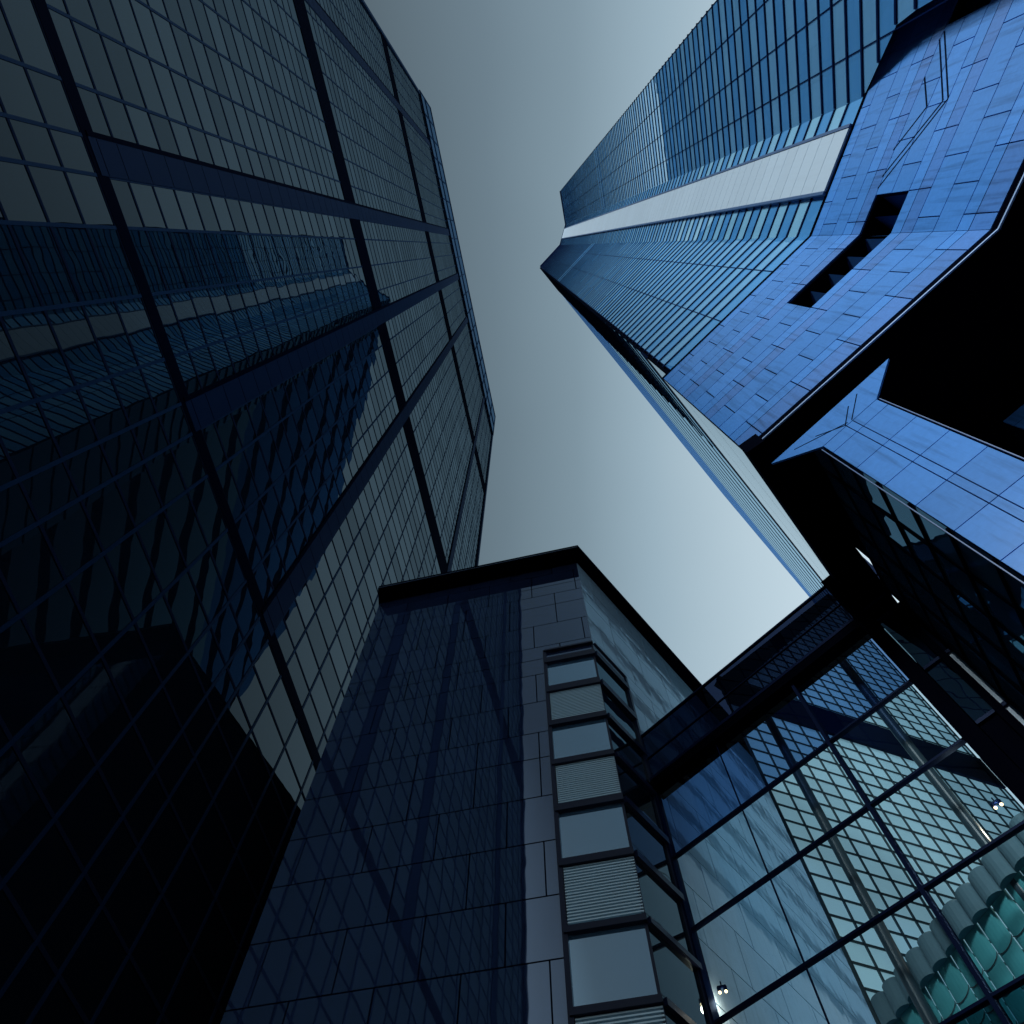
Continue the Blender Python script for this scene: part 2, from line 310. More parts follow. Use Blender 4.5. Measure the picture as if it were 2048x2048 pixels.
# ------------------------------------------------------------------ left tower: dark curtain wall
DL = 19.2
L = Frame(78.2, DL)
def build_left_tower():
    t = thing('office_tower', 'dark smoked glass office tower with fine mullion grid and black bands, left of the sky', 'tower', L.xy(5, -15))
    sA, sB = -2.40 * DL, 2.99 * DL
    H, HT = 12.1 * DL, 13.53 * DL
    b = MB(); b.prism([L.xy(sA + .1, -.15), L.xy(sB - .1, -.15), L.xy(sB - .1, -44), L.xy(sA + .1, -44)], 0, H + ZC); b.build('body', M['left_dark'], t)
    pil = [(-1.735, -1.65), (-.46, -.369), (.223, .311), (.916, 1.0), (2.27, 2.345)]
    vert = [-2.40, -2.24, -2.08, -1.91] + [-.415 - .1675 * k for k in range(7, 0, -1)] + [-.244, -.073, .097, .439, .612, .785] + [.958 + .1765 * k for k in range(1, 8)] + [2.49, 2.66, 2.83, 2.99]
    for a, c in pil: vert += [a, c]
    vert = sorted(vert)
    bands = [(1.942, 1.996), (4.826, 5.111), (8.80, 9.154)]
    rows = [1.942 - .1375 * k for k in range(15, 0, -1)] + [1.942, 1.996]
    rows += [2.094 + .1355 * k for k in range(0, 21)][:21]
    rows = [r for r in rows if r < 4.80] + [4.826, 5.111]
    rows += [5.111 + .1366 * k for k in range(1, 27)] + [8.80, 9.154]
    rows += [9.154 + .1339 * k for k in range(1, 22)] + [12.1]
    rows = sorted(r for r in rows if r * DL > -1.6)
    def in_pil(s): return any(a - 1e-4 <= s <= c + 1e-4 for a, c in pil)
    def in_band(h): return any(a < h < c for a, c in bands)
    panes = []
    for i in range(len(vert) - 1):
        for j in range(len(rows) - 1):
            sm, hm = (vert[i] + vert[i + 1]) / 2, (rows[j] + rows[j + 1]) / 2
            if (in_pil(sm) and hm > 1.95) or in_band(hm): continue
            panes.append((hm * hm + .3 * sm * sm if hm > .75 else 99, vert[i] * DL, vert[i + 1] * DL, rows[j] * DL, rows[j + 1] * DL))
    panes.sort()
    for p in panes[:100]:
        m = MB(); L.pane(m, *p[1:], 0.0, 0.0032); m.build('window_pane', M['left_glass'], t, fix=False)
    m = MB()
    for p in panes[100:]: L.pane(m, *p[1:], 0.0, 0.0032)
    m.build('window_pane', M['left_glass'], t, fix=False, stuff=True)
    for s in vert:
        m = MB(); L.box(m, s * DL - .085, s * DL + .085, -ZC, H, -.05, .04); m.build('mullion', M['left_mull'], t)
    for r in rows[-100:]:
        m = MB(); L.box(m, sA, sB, r * DL - .085, r * DL + .085, -.05, .03); m.build('transom', M['left_dark'], t)
    for a, c in pil:
        m = MB(); z = 1.942 * DL - 15 * .1375 * DL
        L.box(m, a * DL, c * DL, 1.96 * DL, H, -.05, .09)
        p = m.build('pilaster', M['left_pil'], t)
        m = MB()
        for r in rows:
            if r > 1.99: L.box(m, a * DL + .03, c * DL - .03, r * DL - .03, r * DL + .03, .085, .096)
        L.box(m, a * DL - .26, a * DL, 1.96 * DL, H, -.05, .11)
        m.build('panel_joint', M['left_lou'], p)
    for a, c in bands:
        m = MB(); L.box(m, sA, sB, a * DL, c * DL, -.1, .06)
        n = max(2, int((c - a) * DL / .62)) if a > 3 else 0
        for k in range(n + 1 if n else 0):
            h = a * DL + (c - a) * DL * k / n; L.box(m, sA, sB, h - .05, h + .05, .055, .09)
        m.build('louvre_band', M['left_lou'], t)
    # glazed crown set on top of the shaft
    c0, c1 = -2.44 * DL, 3.0 * DL
    m = MB(); k = 18; w = (c1 - c0) / k
    for i in range(k): L.pane(m, c0 + i * w, c0 + (i + 1) * w, H, HT, .25, .002)
    cr = m.build('crown', M['left_crown'], t, fix=False)
    m = MB(); m.prism([L.xy(c0, .2), L.xy(c1, .2), L.xy(c1, -45), L.xy(c0, -45)], H + ZC, HT + ZC); m.build('crown_core', M['left_crown'], cr)
    m = MB()
    for i in range(k + 1): L.box(m, c0 + i * w - .12, c0 + i * w + .12, H, HT, .2, .4)
    for h in (H, H + .45 * (HT - H), HT): L.box(m, c0, c1, h - .25, h + .25, .2, .45)
    m.build('crown_frame', M['left_mull'], cr)
    for s in (sA, sB):
        m = MB(); L.box(m, s - .35, s + .35, -ZC, H, -.3, .3); m.build('corner_post', M['left_mull'], t)
build_left_tower()

# ------------------------------------------------------------------ right tower
F1 = Frame(77.9, 18.3 * math.sin(R_(77.9 + 22.4)), True)
F2 = Frame(104.4, 18.3 * math.sin(R_(104.4 + 22.4)), True)
r2 = F2.D / math.sin(R_(104.4 + 2.4))
F3 = Frame(-46.7, r2 * math.sin(R_(133.3 + 2.4)))
RTOP, STONE0, STONE1 = 252.0, 24.28, 38.8
HF1, HC = 39.2, 35.8
def build_right_tower():
    t = thing('office_tower', 'blue glass tower with dark fins, pale vertical shaft and stone base, right of the sky', 'tower', (30, -12))
    r0 = F1.D / math.sin(R_(77.9 + 49.4)); r1 = 18.3
    r3 = F3.D / math.sin(R_(133.3 - 36.0))
    def inset(az, r, d=.5): return pol(az, r + d)
    f0 = pol(-49.4, r0); far0 = (f0[0] + 58 * math.cos(R_(-23)), f0[1] + 58 * math.sin(R_(-23)))
    back = [pol(38.5, 42), (70, 40), far0]
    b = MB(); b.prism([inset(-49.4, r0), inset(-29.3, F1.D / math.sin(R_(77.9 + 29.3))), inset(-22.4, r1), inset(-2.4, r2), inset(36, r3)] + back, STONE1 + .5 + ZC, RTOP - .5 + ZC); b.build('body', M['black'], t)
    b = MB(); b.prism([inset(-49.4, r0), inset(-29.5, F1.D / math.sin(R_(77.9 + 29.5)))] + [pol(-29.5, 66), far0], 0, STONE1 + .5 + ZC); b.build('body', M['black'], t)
    s10, s11, s1c = F1.s_at(-49.4), F1.s_at(-22.4), F1.s_at(-29.5)
    s20, s21 = F2.s_at(-22.4), F2.s_at(-2.4); sa, sb = F2.s_at(-18.9), F2.s_at(-9.5)
    s30, s31 = F3.s_at(-2.4), F3.s_at(36.0)
    def send(h): return s11 if h >= HF1 else (s1c if h <= HC else s1c + (s11 - s1c) * (h - HC) / (HF1 - HC))
    pitch = 1.6; hs = []; h = 20.0
    while h < RTOP - 1: hs.append(h); h += pitch
    big, n_part = MB(), 0
    bigb = MB()
    for j, h in enumerate(hs):
        h1 = min(h + pitch, RTOP); key = 'rt_a' if j % 2 else 'rt_b'
        def put(fn):
            nonlocal n_part
            if n_part < 98:
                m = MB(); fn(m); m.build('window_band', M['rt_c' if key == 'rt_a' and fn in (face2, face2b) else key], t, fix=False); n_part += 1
            else: fn(big if key == 'rt_a' else bigb)
        def face1(m):
            n = 6
            for i in range(n):
                a0, a1 = i / n, (i + 1) / n; e0, e1 = send(h), send(h1); o = random.uniform(-.0016, .0016); q = random.uniform(-.0016, .0016)
                m.quad(F1(s10 + (e0 - s10) * a0, h, -o - q), F1(s10 + (e0 - s10) * a1, h, o - q), F1(s10 + (e1 - s10) * a1, h1, o + q), F1(s10 + (e1 - s10) * a0, h1, -o + q))
        face2 = face2b = None
        put(face1)
        if h1 > STONE1 + .2:
            hb = max(h, STONE1 + .05)
            def face2(m):
                F2.pane(m, s20, sa, hb, h1, 0, .0008)
            def face2b(m): F2.pane(m, sb, s21, hb, h1, 0, .0012)
            def face3(m):
                n = 5; w = (s31 - s30) / n
                for i in range(n): F3.pane(m, s30 + i * w, s30 + (i + 1) * w, hb, h1, 0, .0016)
            put(face2); put(face2b); put(face3)
    big.build('window_band', M['rt_a'], t, fix=False, stuff=True); bigb.build('window_band', M['rt_b'], t, fix=False, stuff=True)
    def fin(m, h):
        d = .06; hh = .08
        F1.box(m, s10 - .10, send(h) - .05, h - hh, h + hh, -.05, d)
        if h > STONE1 + .6:
            F2.box(m, s20, sa, h - hh, h + hh, -.05, d); F2.box(m, sb, s21, h - hh, h + hh, -.05, d)
            e = .12 * (1 if s31 > s30 else -1)
            F3.box(m, s30, s31 + e, h - hh, h + hh, -.05, d)
    rest = MB()
    for j, h in enumerate(hs):
        if j < 99:
            m = MB(); fin(m, h); m.build('sunshade_fin', M['rt_fin'], t)
        else: fin(rest, h)
    rest.build('sunshade_fin', M['rt_fin'], t, stuff=True)
    for F, ss, h0 in ((F1, [s10 + (s11 - s10) * k for k in (.28, .55, .80)], 20), (F3, [s30 + (s31 - s30) * k for k in (.25, .62)], STONE1), (F1, [s10, ], 20), (F3, [s31, ], STONE1)):
        for s in ss:
            m = MB(); F.box(m, s - .025, s + .025, h0, RTOP, -.03, .03); m.build('mullion', M['rt_fin'], t)
    # pale shaft between two steel edges
    m = MB(); hh = STONE1 + .15; k = 0
    while hh < RTOP + 2:
        F2.box(m, sa + (sb - sa) * .03, sb - (sb - sa) * .03, hh + .02, min(hh + pitch, RTOP + 2) - .02, -.02, .22); hh += pitch
    m.build('pale_shaft', M['rt_strip'], t)
    m = MB()
    for s in (sa, sb): F2.box(m, s - .08, s + .08, STONE1 + .1, RTOP + .5, -.04, .26)
    F2.box(m, sa, sb, STONE1 + .1, RTOP + .5, -.1, .17)
    m.build('shaft_frame', M['rt_frame'], t)
    m = MB(); F2.box(m, sa + (sb - sa) * .1, sb, RTOP, RTOP + 6, -3.5, -1.0); m.build('roof_plant', M['rt_frame'], t)
    for hh in (144.2, 148.0):
        m = MB(); F1.box(m, s10 - .1, s11, hh - .10, hh + .10, .02, .09); m.build('pale_rail', M['rt_c'], t)
        m = MB(); F3.box(m, s30, s31, hh - .10, hh + .10, .02, .09); m.build('pale_rail', M['rt_c'], t)
    m = MB()
    for F, a, c in ((F1, s10, s11), (F2, s20, s21), (F3, s30, s31)): F.box(m, a, c, RTOP - .4, RTOP + .6, -.4, .3)
    m.build('parapet', M['rt_fin'], t)
    # stone base: two flanks folded at the inner corner
    rows = [(24.28, 25.45, 1), (25.45, 26.15, 1), (26.15, 27.6, 0), (27.6, 29.05, 1), (29.05, 29.9, 0), (29.9, 30.65, 0), (30.65, 32.05, 1), (32.05, 33.4, 0), (33.4, 34.25, 1), (34.25, 35.15, 1), (35.15, 36.3, 0), (36.3, 37.85, 1), (37.85, 38.8, 0)]
    l0, l1 = F2.s_at(-29.5), F2.s_at(-2.4); q0, q1 = F3.s_at(-2.4), F3.s_at(39.2)
    lo, hi = min(l0, l1), max(l0, l1); slotL = [(F2.s_at(-29.5), -12.55, 30.6, 33.45), (-6.06, l1 + .1, 30.6, 33.45)]
    if lo != l0: slotL = [(-1e3, -1e3, 0, 0)]
    ro, ri = min(q0, q1), max(q0, q1); slotR = [(6.9, ri + .1, 30.6, 33.45)]
    worn = (24.28, 29.05, 33.4)
    for F, a, c, pt, od, ev, sl in ((F2, lo, hi, 2.165, -7.15, -6.07, slotL), (F3, ro, ri, 2.12, 1.62, 2.68, slotR)):
        run = []
        for r in rows + [None]:
            if r is None or r[0] in worn:
                if run:
                    m = MB(); tiles(m, F, a, c, run, pt, od, ev, .045, -.03, .05, sl); st = m.build('stone_flank', M['rt_stone'], t); run = []
                if r:
                    m = MB(); tiles(m, F, a, c, [r], pt, od, ev, .045, -.03, .05, sl); m.build('weathered_course', M['rt_stain'], t)
            else: run.append(r)
        for hh in (25.45, 29.9, 34.25):
            m = MB(); F.box(m, a, c, hh - .05, hh + .05, -.02, .03); m.build('course_groove', M['joint'], t)
    for F, a, c, sl in ((F2, lo, hi, slotL), (F3, ro, ri, slotR)):
        m = MB(); xs = sorted([a] + [x for z in sl for x in z[:2] if a < x < c] + [c])
        F.box(m, a, c, STONE0, 30.6, -.4, -.02); F.box(m, a, c, 33.45, STONE1, -.4, -.02)
        for i in range(len(xs) - 1):
            mid = (xs[i] + xs[i + 1]) / 2
            if not any(z[0] < mid < z[1] for z in sl): F.box(m, xs[i], xs[i + 1], 30.6, 33.45, -.4, -.02)
        m.build('joint_backing', M['joint'], t)
    # slots: deep recess lined with a zigzag of dark panels
    def slot(F, a, c, n):
        m = MB(); w = (c - a) / n
        for i in range(n):
            x0, xm, x1 = a + i * w, a + (i + .5) * w, a + (i + 1) * w
            m.quad(F(x0, 30.5, -.25), F(xm, 30.5, -1.5), F(xm, 33.6, -1.5), F(x0, 33.6, -.25)); m.quad(F(xm, 30.5, -1.5), F(x1, 30.5, -.25), F(x1, 33.6, -.25), F(xm, 33.6, -1.5))
        m.build('slot_panel', M['slot'], t, fix=False)
        m = MB(); F.box(m, a, c, 33.3, 33.55, -1.6, -.05); m.build('slot_lining', M['black'], t)
        m = MB(); F.box(m, a, c, 30.35, 30.62, -1.6, -.05); m.build('slot_lining', M['black'], t)
    slot(F2, -6.06, l1, 2); slot(F2, lo, -12.55, 2); slot(F3, 6.9, ri, 4)
    def lines(F, pts, w=.09):
        m = MB()
        for p, q in zip(pts, pts[1:]): F.bar(m, p, q, w, .046, .056)
        m.build('inlay_line', M['joint'], t)
    for pts in ([(-12.08, 33.47), (-9.36, 30.99), (-6.84, 33.5)], [(-12.33, 33.33), (-9.39, 30.66), (-6.35, 33.47)], [(-10.67, 33.39), (-9.34, 32.1), (-7.9, 33.5)]): lines(F2, pts)
    # dark reveal and bright drip trim under the stone
    def edge(F, a, c):
        m = MB(); F.box(m, a, c, STONE1 - .02, STONE1 + .24, -.2, .08); m.build('dark_coping', M['black'], t)
        m = MB(); F.box(m, a, c, STONE0 - .36, STONE0, -.3, .02); m.build('dark_reveal', M['black'], t)
        m = MB(); F.box(m, a, c, STONE0 - .46, STONE0 - .39, .03, .09); m.build('drip_trim', M['trim'], t)
    edge(F2, lo, hi); edge(F3, ro, ri)
    # soffit and the dark lobby under the tower
    e3 = pol(39.2, F3.D / math.sin(R_(133.3 - 39.2)))
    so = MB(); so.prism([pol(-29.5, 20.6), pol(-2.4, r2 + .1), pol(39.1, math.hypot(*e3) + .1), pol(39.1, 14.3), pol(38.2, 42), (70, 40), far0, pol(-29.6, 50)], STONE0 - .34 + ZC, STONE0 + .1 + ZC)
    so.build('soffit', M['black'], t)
    K = Frame(-47.5, 30.0)
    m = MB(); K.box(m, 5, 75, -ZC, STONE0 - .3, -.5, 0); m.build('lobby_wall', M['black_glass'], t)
    # thin glazed wing running away from the stone corner
    B = Frame(48.4, 2.0, True)
    b0 = pol(36, r3); s0 = b0[0] * B.u[0] + b0[1] * B.u[1]; sN, s1 = 20.3, 118.0
    m = MB(); B.box(m, s0 + .1, s1, STONE0, RTOP, -.75, -.06); w = m.build('glass_wing', M['black'], t)
    m = MB(); hh = 47.5
    while hh < RTOP: B.pane(m, s0, sN, hh, min(hh + 3.2, RTOP), 0, .0008); hh += 3.2
    m.build('finned_bay', M['rt_b'], w, fix=False)
    m = MB(); hh = 47.6
    while hh < RTOP: B.box(m, s0 + .02, sN, hh - .10, hh + .10, -.02, .03 + .17 * min(1, (hh - 47) / 70)); hh += 3.2
    m.build('bay_fins', M['flat_dark'], w)
    m = MB(); hh = 47.5
    while hh < 122: B.pane(m, sN, s1, hh, min(hh + 4.9, 122), 0, 0); hh += 4.9
    m.build('glazing', M['blade_glass'], w, fix=False)
    m = MB(); hh = 122
    while hh < RTOP: B.pane(m, sN, s1, hh, min(hh + 13, RTOP), 0, 0); hh += 13
    m.build('upper_glazing', M['blade_blue'], w, fix=False)
    m = MB(); hh = 52.0; q = 6.0
    while hh < 235: B.box(m, sN - .0, s1 + .02, hh - .13 * q, hh + .13 * q, -.02, .006); hh += q; q *= 1.13
    m.build('wing_fins', M['flat_dark'], w)
    m = MB()
    for a, c in ((24.6, 28.4), (28.4, 33.9), (33.9, 39.6), (39.6, 45.2)): B.pane(m, s0, s1, a + .04, c - .04, .02, 0)
    m.build('pale_panel', M['blade_white'], w, fix=False)
    m = MB(); B.box(m, s0, s1, 45.2, 47.5, -.1, .03); m.build('dark_gap', M['flat_dark'], w)
    Q = Frame(51.0, 0.0, True); Q.D = e3[0] * Q.n[0] + e3[1] * Q.n[1]
    sq = e3[0] * Q.u[0] + e3[1] * Q.u[1]
    m = MB(); Q.box(m, sq - .2, sq + 8.4, STONE0 - .7, STONE0 + .25, -.68, .02); m.build('edge_beam', M['black'], t)
build_right_tower()

# ------------------------------------------------------------------ stone piers under the tower
K0 = Frame(-47.5, 0.0)
DK = 17.78
def kp(s, n, h): return (K0.u[0] * s + K0.n[0] * n, K0.u[1] * s + K0.n[1] * n, h + ZC)
def build_pier():
    n0 = 10.95; k = n0 / 11.82; sl, sr = 2.48 * k, 4.66 * k; hb, ht = 22.66 * k, 24.28 * k
    t = thing('stone_pier', 'tall blue stone pier with flared head and V shaped inlay, carrying the tower soffit', 'pier', kp(3.5, 14, 0)[:2])
    P = Frame(-47.5, n0)
    m = MB(); pl = [P.xy(sl + .04, -.03), P.xy(sr - .04, -.03), kp(6.0, DK - .3, 0)[:2], kp(.80, DK - .3, 0)[:2]]
    m.prism(pl, 0, ht + ZC); m.build('core', M['pier_dark'], t)
    m = MB(); P.box(m, sl + .1, sr - .1, ht - .02, 24.0, -2.6, -.6); m.build('neck', M['black'], t)
    a, b = kp(sl + .03, n0 + .05, 0), kp(.79, DK - .3, 0)
    W = Frame(math.degrees(math.atan2(b[1] - a[1], b[0] - a[0])), 0.0); W.D = a[0] * W.n[0] + a[1] * W.n[1]
    w0 = a[0] * W.u[0] + a[1] * W.u[1]; w1 = b[0] * W.u[0] + b[1] * W.u[1]
    sg = 1 if W.D > 0 else -1
    m = MB(); mm = MB(); nw = 5; dw = (w1 - w0) / nw  # added panes and bars imitate a tower grid reflected in the flank
    for i in range(nw):
        for j in range(14): W.pane(m, w0 + i * dw, w0 + (i + 1) * dw, ht - (j + 1) * 1.62, ht - j * 1.62, .03 * sg, .012)
    m.build('reflection_panes', M['side_reflection'], t, fix=False)
    for i in range(1, nw + 1): W.box(mm, w0 + i * dw - .05, w0 + i * dw + .05, -1, ht, 0, .07 * sg)
    for j in range(14): W.box(mm, w0, w1, ht - j * 1.62 - .05, ht - j * 1.62 + .05, 0, .075 * sg)
    mm.build('reflection_grid', M['black'], t)
    rows = [21.89 * k, 20.22 * k, 18.55 * k, 16.92 * k, 15.22 * k, 13.55 * k] + [11.95 * k - 1.54 * i for i in range(8)] + [-1.55]
    cols = [(sl, 3.44 * k), (3.44 * k, 3.69 * k), (3.69 * k, sr)]
    for (c0, c1) in cols:
        m = MB(); top = hb
        for r in rows:
            P.box(m, c0 + .015, c1 - .015, r + .015, top - .015, -.03, .04); top = r
        m.build('stone_facing', M['rt_stone'], t)
    m = MB(); z = .02
    f = [(sl, hb), (sr, hb), (6.12 * k, ht), (.98 * k, ht)]
    m.hexa([P(x, y, -.02) for x, y in f] + [P(x, y, .05) for x, y in f]); h = m.build('flared_head', M['rt_stone'], t)
    m = MB()
    q = lambda a, b: (a, b)
    for a, b in (((3.44, 22.70), (2.62, 23.55)), ((3.44, 22.70), (3.44, 22.66)), ((3.69, 22.70), (4.55, 23.86)), ((3.44, 22.72), (4.05, 23.60)), ((3.55, 22.75), (1.85, 23.88))):
        P.bar(m, (a[0] * k, a[1] * k), (b[0] * k, b[1] * k), .035, .045, .058)
    m.build('inlay_line', M['joint'], h)
    for s in (sl - .09, sr + .07):
        m = MB(); P.box(m, s - .012, s + .012, -ZC, hb, -.06, .0); m.build('edge_trim', M['pier_trim'], t)
build_pier()
def build_pier2():
    n0 = 15.8; t = thing('stone_pier', 'broad blue stone pier in deep shade at the right edge, farther back under the soffit', 'pier', kp(9.5, 18, 0)[:2])
    P = Frame(-47.5, n0); m = MB(); P.box(m, 7.22, 11.0, -ZC, 23.2, -2.0, -.03); m.build('core', M['pier_dark'], t)
    m = MB(); top = 23.2
    for r in (22.6, 21.4, 19.7, 18.0, 16.4, 14.7, 13.0, 11.3, 9.6, 7.9, 6.2, 4.5, 2.8, 1.1, -1.55):
        for c0, c1 in ((7.2, 9.0), (9.0, 9.3), (9.3, 11.02)): P.box(m, c0 + .015, c1 - .015, r + .015, top - .015, -.03, .04)
        top = r
    m.build('stone_facing', M['rt_stone'], t)
build_pier2()

# ------------------------------------------------------------------ stone block, centre
DF, DS = 18.55, 8.886
BF = Frame(-13.5, DF); BS = Frame(48.9, DS)
HW = 39.1
def build_block():
    t = thing('stone_building', 'grey blue stone building with black cornice and glazed corner strip, between the two towers', 'building', BF.xy(-6, -10))
    sL, sC = BF.s_at(111.45), BF.s_at(77.5)
    tL, tE = BS.s_at(77.5), 41.9
    wl_, top = BF.s_at(84.9), 1.606 * DF
    wr = BS.s_at(74.1)
    corner = pol(77.5, DF / math.cos(R_(77.5 - 76.5)))
    pl = [BF.xy(sL, -.1), BF.xy(sC - .1, -.1), BS.xy(tL + .1, -.1), BS.xy(tE, -.1), BS.xy(tE, -20), BF.xy(sL - 7.2, -30)]
    m = MB(); m.prism(pl, 0, HW + ZC); m.build('body', M['joint'], t)
    rr = [2.108, 2.064, 1.982, 1.926, 1.858, 1.75, 1.637, 1.578, 1.51, 1.397, 1.286, 1.203, 1.092, .98, .865, .753, .642, .53, .42, .31, .2, .09, -.02]
    par = [0, 1, 1, 0, 0, 1, 0, 0, 1, 0, 1, 1, 0, 1, 0, 1, 0, 1, 0, 1, 0, 1]
    rows = [(rr[i + 1] * DF, rr[i] * DF, par[i]) for i in range(len(rr) - 1)]
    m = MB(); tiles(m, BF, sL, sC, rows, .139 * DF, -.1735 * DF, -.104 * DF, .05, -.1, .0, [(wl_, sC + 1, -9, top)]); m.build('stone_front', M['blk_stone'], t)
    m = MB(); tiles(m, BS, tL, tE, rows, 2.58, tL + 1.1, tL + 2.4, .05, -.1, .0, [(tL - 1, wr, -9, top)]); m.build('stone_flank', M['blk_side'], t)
    m = MB()
    e = BF.s_at(111.45); LS = Frame(77.4, 1)
    # cornice
    Fo, So = Frame(-13.5, 17.57), Frame(48.9, 8.19)
    oc = pol(76.75, 0)
    a1, a2 = math.cos(R_(0)), 0
    def meet(Fa, Fb):
        d = Fa.n[0] * Fb.n[1] - Fa.n[1] * Fb.n[0]
        return ((Fa.D * Fb.n[1] - Fb.D * Fa.n[1]) / d, (Fa.n[0] * Fb.D - Fb.n[0] * Fa.D) / d)
    oc = meet(Fo, So); ol = Fo.xy(Fo.s_at(112.5)); oe = So.xy(42.6)
    m = MB(); m.prism([ol, oc, oe, BS.xy(42.6, -20.5), BF.xy(sL - 8, -30.5)], HW + .02 + ZC, 39.48 + ZC); c = m.build('cornice', M['blk_black'], t)
    m = MB(); so0, so1 = Fo.s_at(112.5), oc[0] * Fo.u[0] + oc[1] * Fo.u[1]
    Fo.box(m, so0, so1 - .05, HW + .06, HW + .13, -.02, .03); m.build('cornice_trim', M['blk_trim'], c)
    # window strip wrapping the corner
    tr = [(1.606, 1.60), (1.566, 1.545), (1.441, 1.419), (1.31, 1.293), (1.181, 1.167), (1.056, 1.040), (.928, .914), (.799, .788), (.673, .662), (.546, .535), (.42, .41), (.29, .28), (.16, .15), (.03, .02)]
    for i, (a, b) in enumerate(tr):
        a *= DF; b *= DF
        m = MB(); BF.box(m, wl_, sC + .02, b, a, -.1, .16); m.build('window_transom', M['blk_frame'], t)
        m = MB(); BS.box(m, tL + .04, wr, b, a, -.1, .12); m.build('window_transom', M['blk_frame'], t)
        if i + 1 < len(tr):
            nb, na = b, tr[i + 1][0] * DF
            louv = i >= 2 and i % 2 == 0
            if louv:
                m = MB(); n = 20; d = (nb - na) / n
                for k in range(n):
                    z = na + k * d
                    m.hexa([BF(wl_ + .12, z + .01, -.03), BF(sC - .02, z + .01, -.03), BF(sC - .02, z + .03, .06), BF(wl_ + .12, z + .03, .06),
                            BF(wl_ + .12, z + d * .86, -.03), BF(sC - .02, z + d * .86, -.03), BF(sC - .02, z + d * .70, .06), BF(wl_ + .12, z + d * .70, .06)])
                m.build('louvre_panel', M['louvre'], t)
            else:
                m = MB(); BF.pane(m, wl_ + .1, sC - .06, na, nb, -.02, 0); m.build('window_pane', M['blk_glass'], t, fix=False)
            m = MB(); BS.pane(m, tL + .02, wr - .05, na, nb, -.02, .001); m.build('window_pane', M['blk_sglass'], t, fix=False)
    m = MB(); BF.box(m, wl_ - .06, wl_ + .10, -ZC, top + .05, -.1, .10); m.build('window_jamb', M['blk_frame'], t)
    m = MB(); BS.box(m, wr - .10, wr + .06, -ZC, top, -.1, .10); m.build('window_jamb', M['blk_frame'], t)
    m = MB(); BF.box(m, sC - .09, sC + .0, -ZC, top, -.08, .02); m.build('corner_post', M['blk_frame'], t)
build_block()

# ------------------------------------------------------------------ glass link between the block and the tower
KF = Frame(-47.5, DK)
def build_link():
    t = thing('glass_atrium', 'wide atrium wall of large clear panes on dark frames, beside the stone building corner', 'atrium wall', KF.xy(-5.5))
    sx = [-.613, -.434, -.226, -.030]; sx = [s * DK for s in sx]
    hs = [1.229, 1.051, .895, .737, .585, .43, .27, .11, -.09]; hs = [h * DK for h in hs]
    for j in range(len(hs) - 1):
        mat = M['gl_mid'] if j == 0 else (M['gl_clear'] if j < 4 else M['gl_low'])
        for i in range(3):
            m = MB(); KF.pane(m, sx[i], sx[i + 1], hs[j + 1], hs[j], 0, .0008); m.build('glass_pane', mat, t, fix=False)
    e = .058 * DK
    tops = [1.256, 1.335, 1.416]
    for j in range(2):
        for a, b in ((sx[0] , sx[1]), (sx[1], sx[2]), (sx[2], sx[3]), (sx[3], e)):
            m = MB(); KF.pane(m, a, b, tops[j] * DK, tops[j + 1] * DK, 0, .0008); m.build('parapet_pane', M['gl_dark'], t, fix=False)
    for s, w, d in ((sx[0], .08, .10), (sx[1], .018, .03), (sx[2], .055, .08)):
        m = MB(); KF.box(m, s - w, s + w, -ZC, hs[0], -.25 if w > .05 else -.03, d); m.build('mullion', M['gl_frame'], t)
    for h in hs[1:]:
        m = MB(); KF.box(m, sx[0], sx[3], h - .035, h + .035, -.12, .06); m.build('transom', M['gl_frame'], t)
    m = MB(); KF.box(m, sx[0], .6, 1.229 * DK, 1.250 * DK, -.5, .25); m.build('roof_beam', M['black'], t)
    m = MB(); KF.box(m, sx[0], .6, 1.262 * DK, 1.270 * DK, -.2, .12); m.build('beam_rail', M['gl_frame'], t)
    m = MB(); KF.box(m, sx[0] - .0, e, 1.416 * DK - .03, 1.416 * DK + .05, -.06, .06); m.build('top_rail', M['gl_frame'], t)
    m = MB(); KF.box(m, sx[0], e, 1.335 * DK - .02, 1.335 * DK + .02, -.04, .04); m.build('rail', M['gl_frame'], t)
    m = MB(); KF.box(m, -.045 * DK, -.017 * DK, -ZC, 1.416 * DK, -.6, .3); m.build('end_post', M['black'], t)
    # narrow return glazing to the right of the post
    z = [1.22, 1.052, .903, .75, .6, .45, .3, .15, -.09]
    for a, b, mat in ((-.015, .018, M['pier_dark']), (.031, .060, M['blk_sglass'])):
        for j in range(len(z) - 1):
            if a < 0 and j > 1: mat = M['black']
            m = MB(); KF.pane(m, a * DK, b * DK, z[j + 1] * DK + .06, z[j] * DK - .06, 0, .002); m.build('side_light', mat if a < 0 else (M['blk_side'] if j >= 1 else M['pier_dark']), t, fix=False)
    m = MB(); KF.box(m, .018 * DK, .031 * DK, -ZC, 1.25 * DK, -.3, .14); m.build('mullion', M['black'], t)
    for h in z: 
        m = MB(); KF.box(m, -.015 * DK, .060 * DK, h * DK - .06, h * DK + .06, -.2, .08); m.build('transom', M['gl_frame'], t)
build_link()

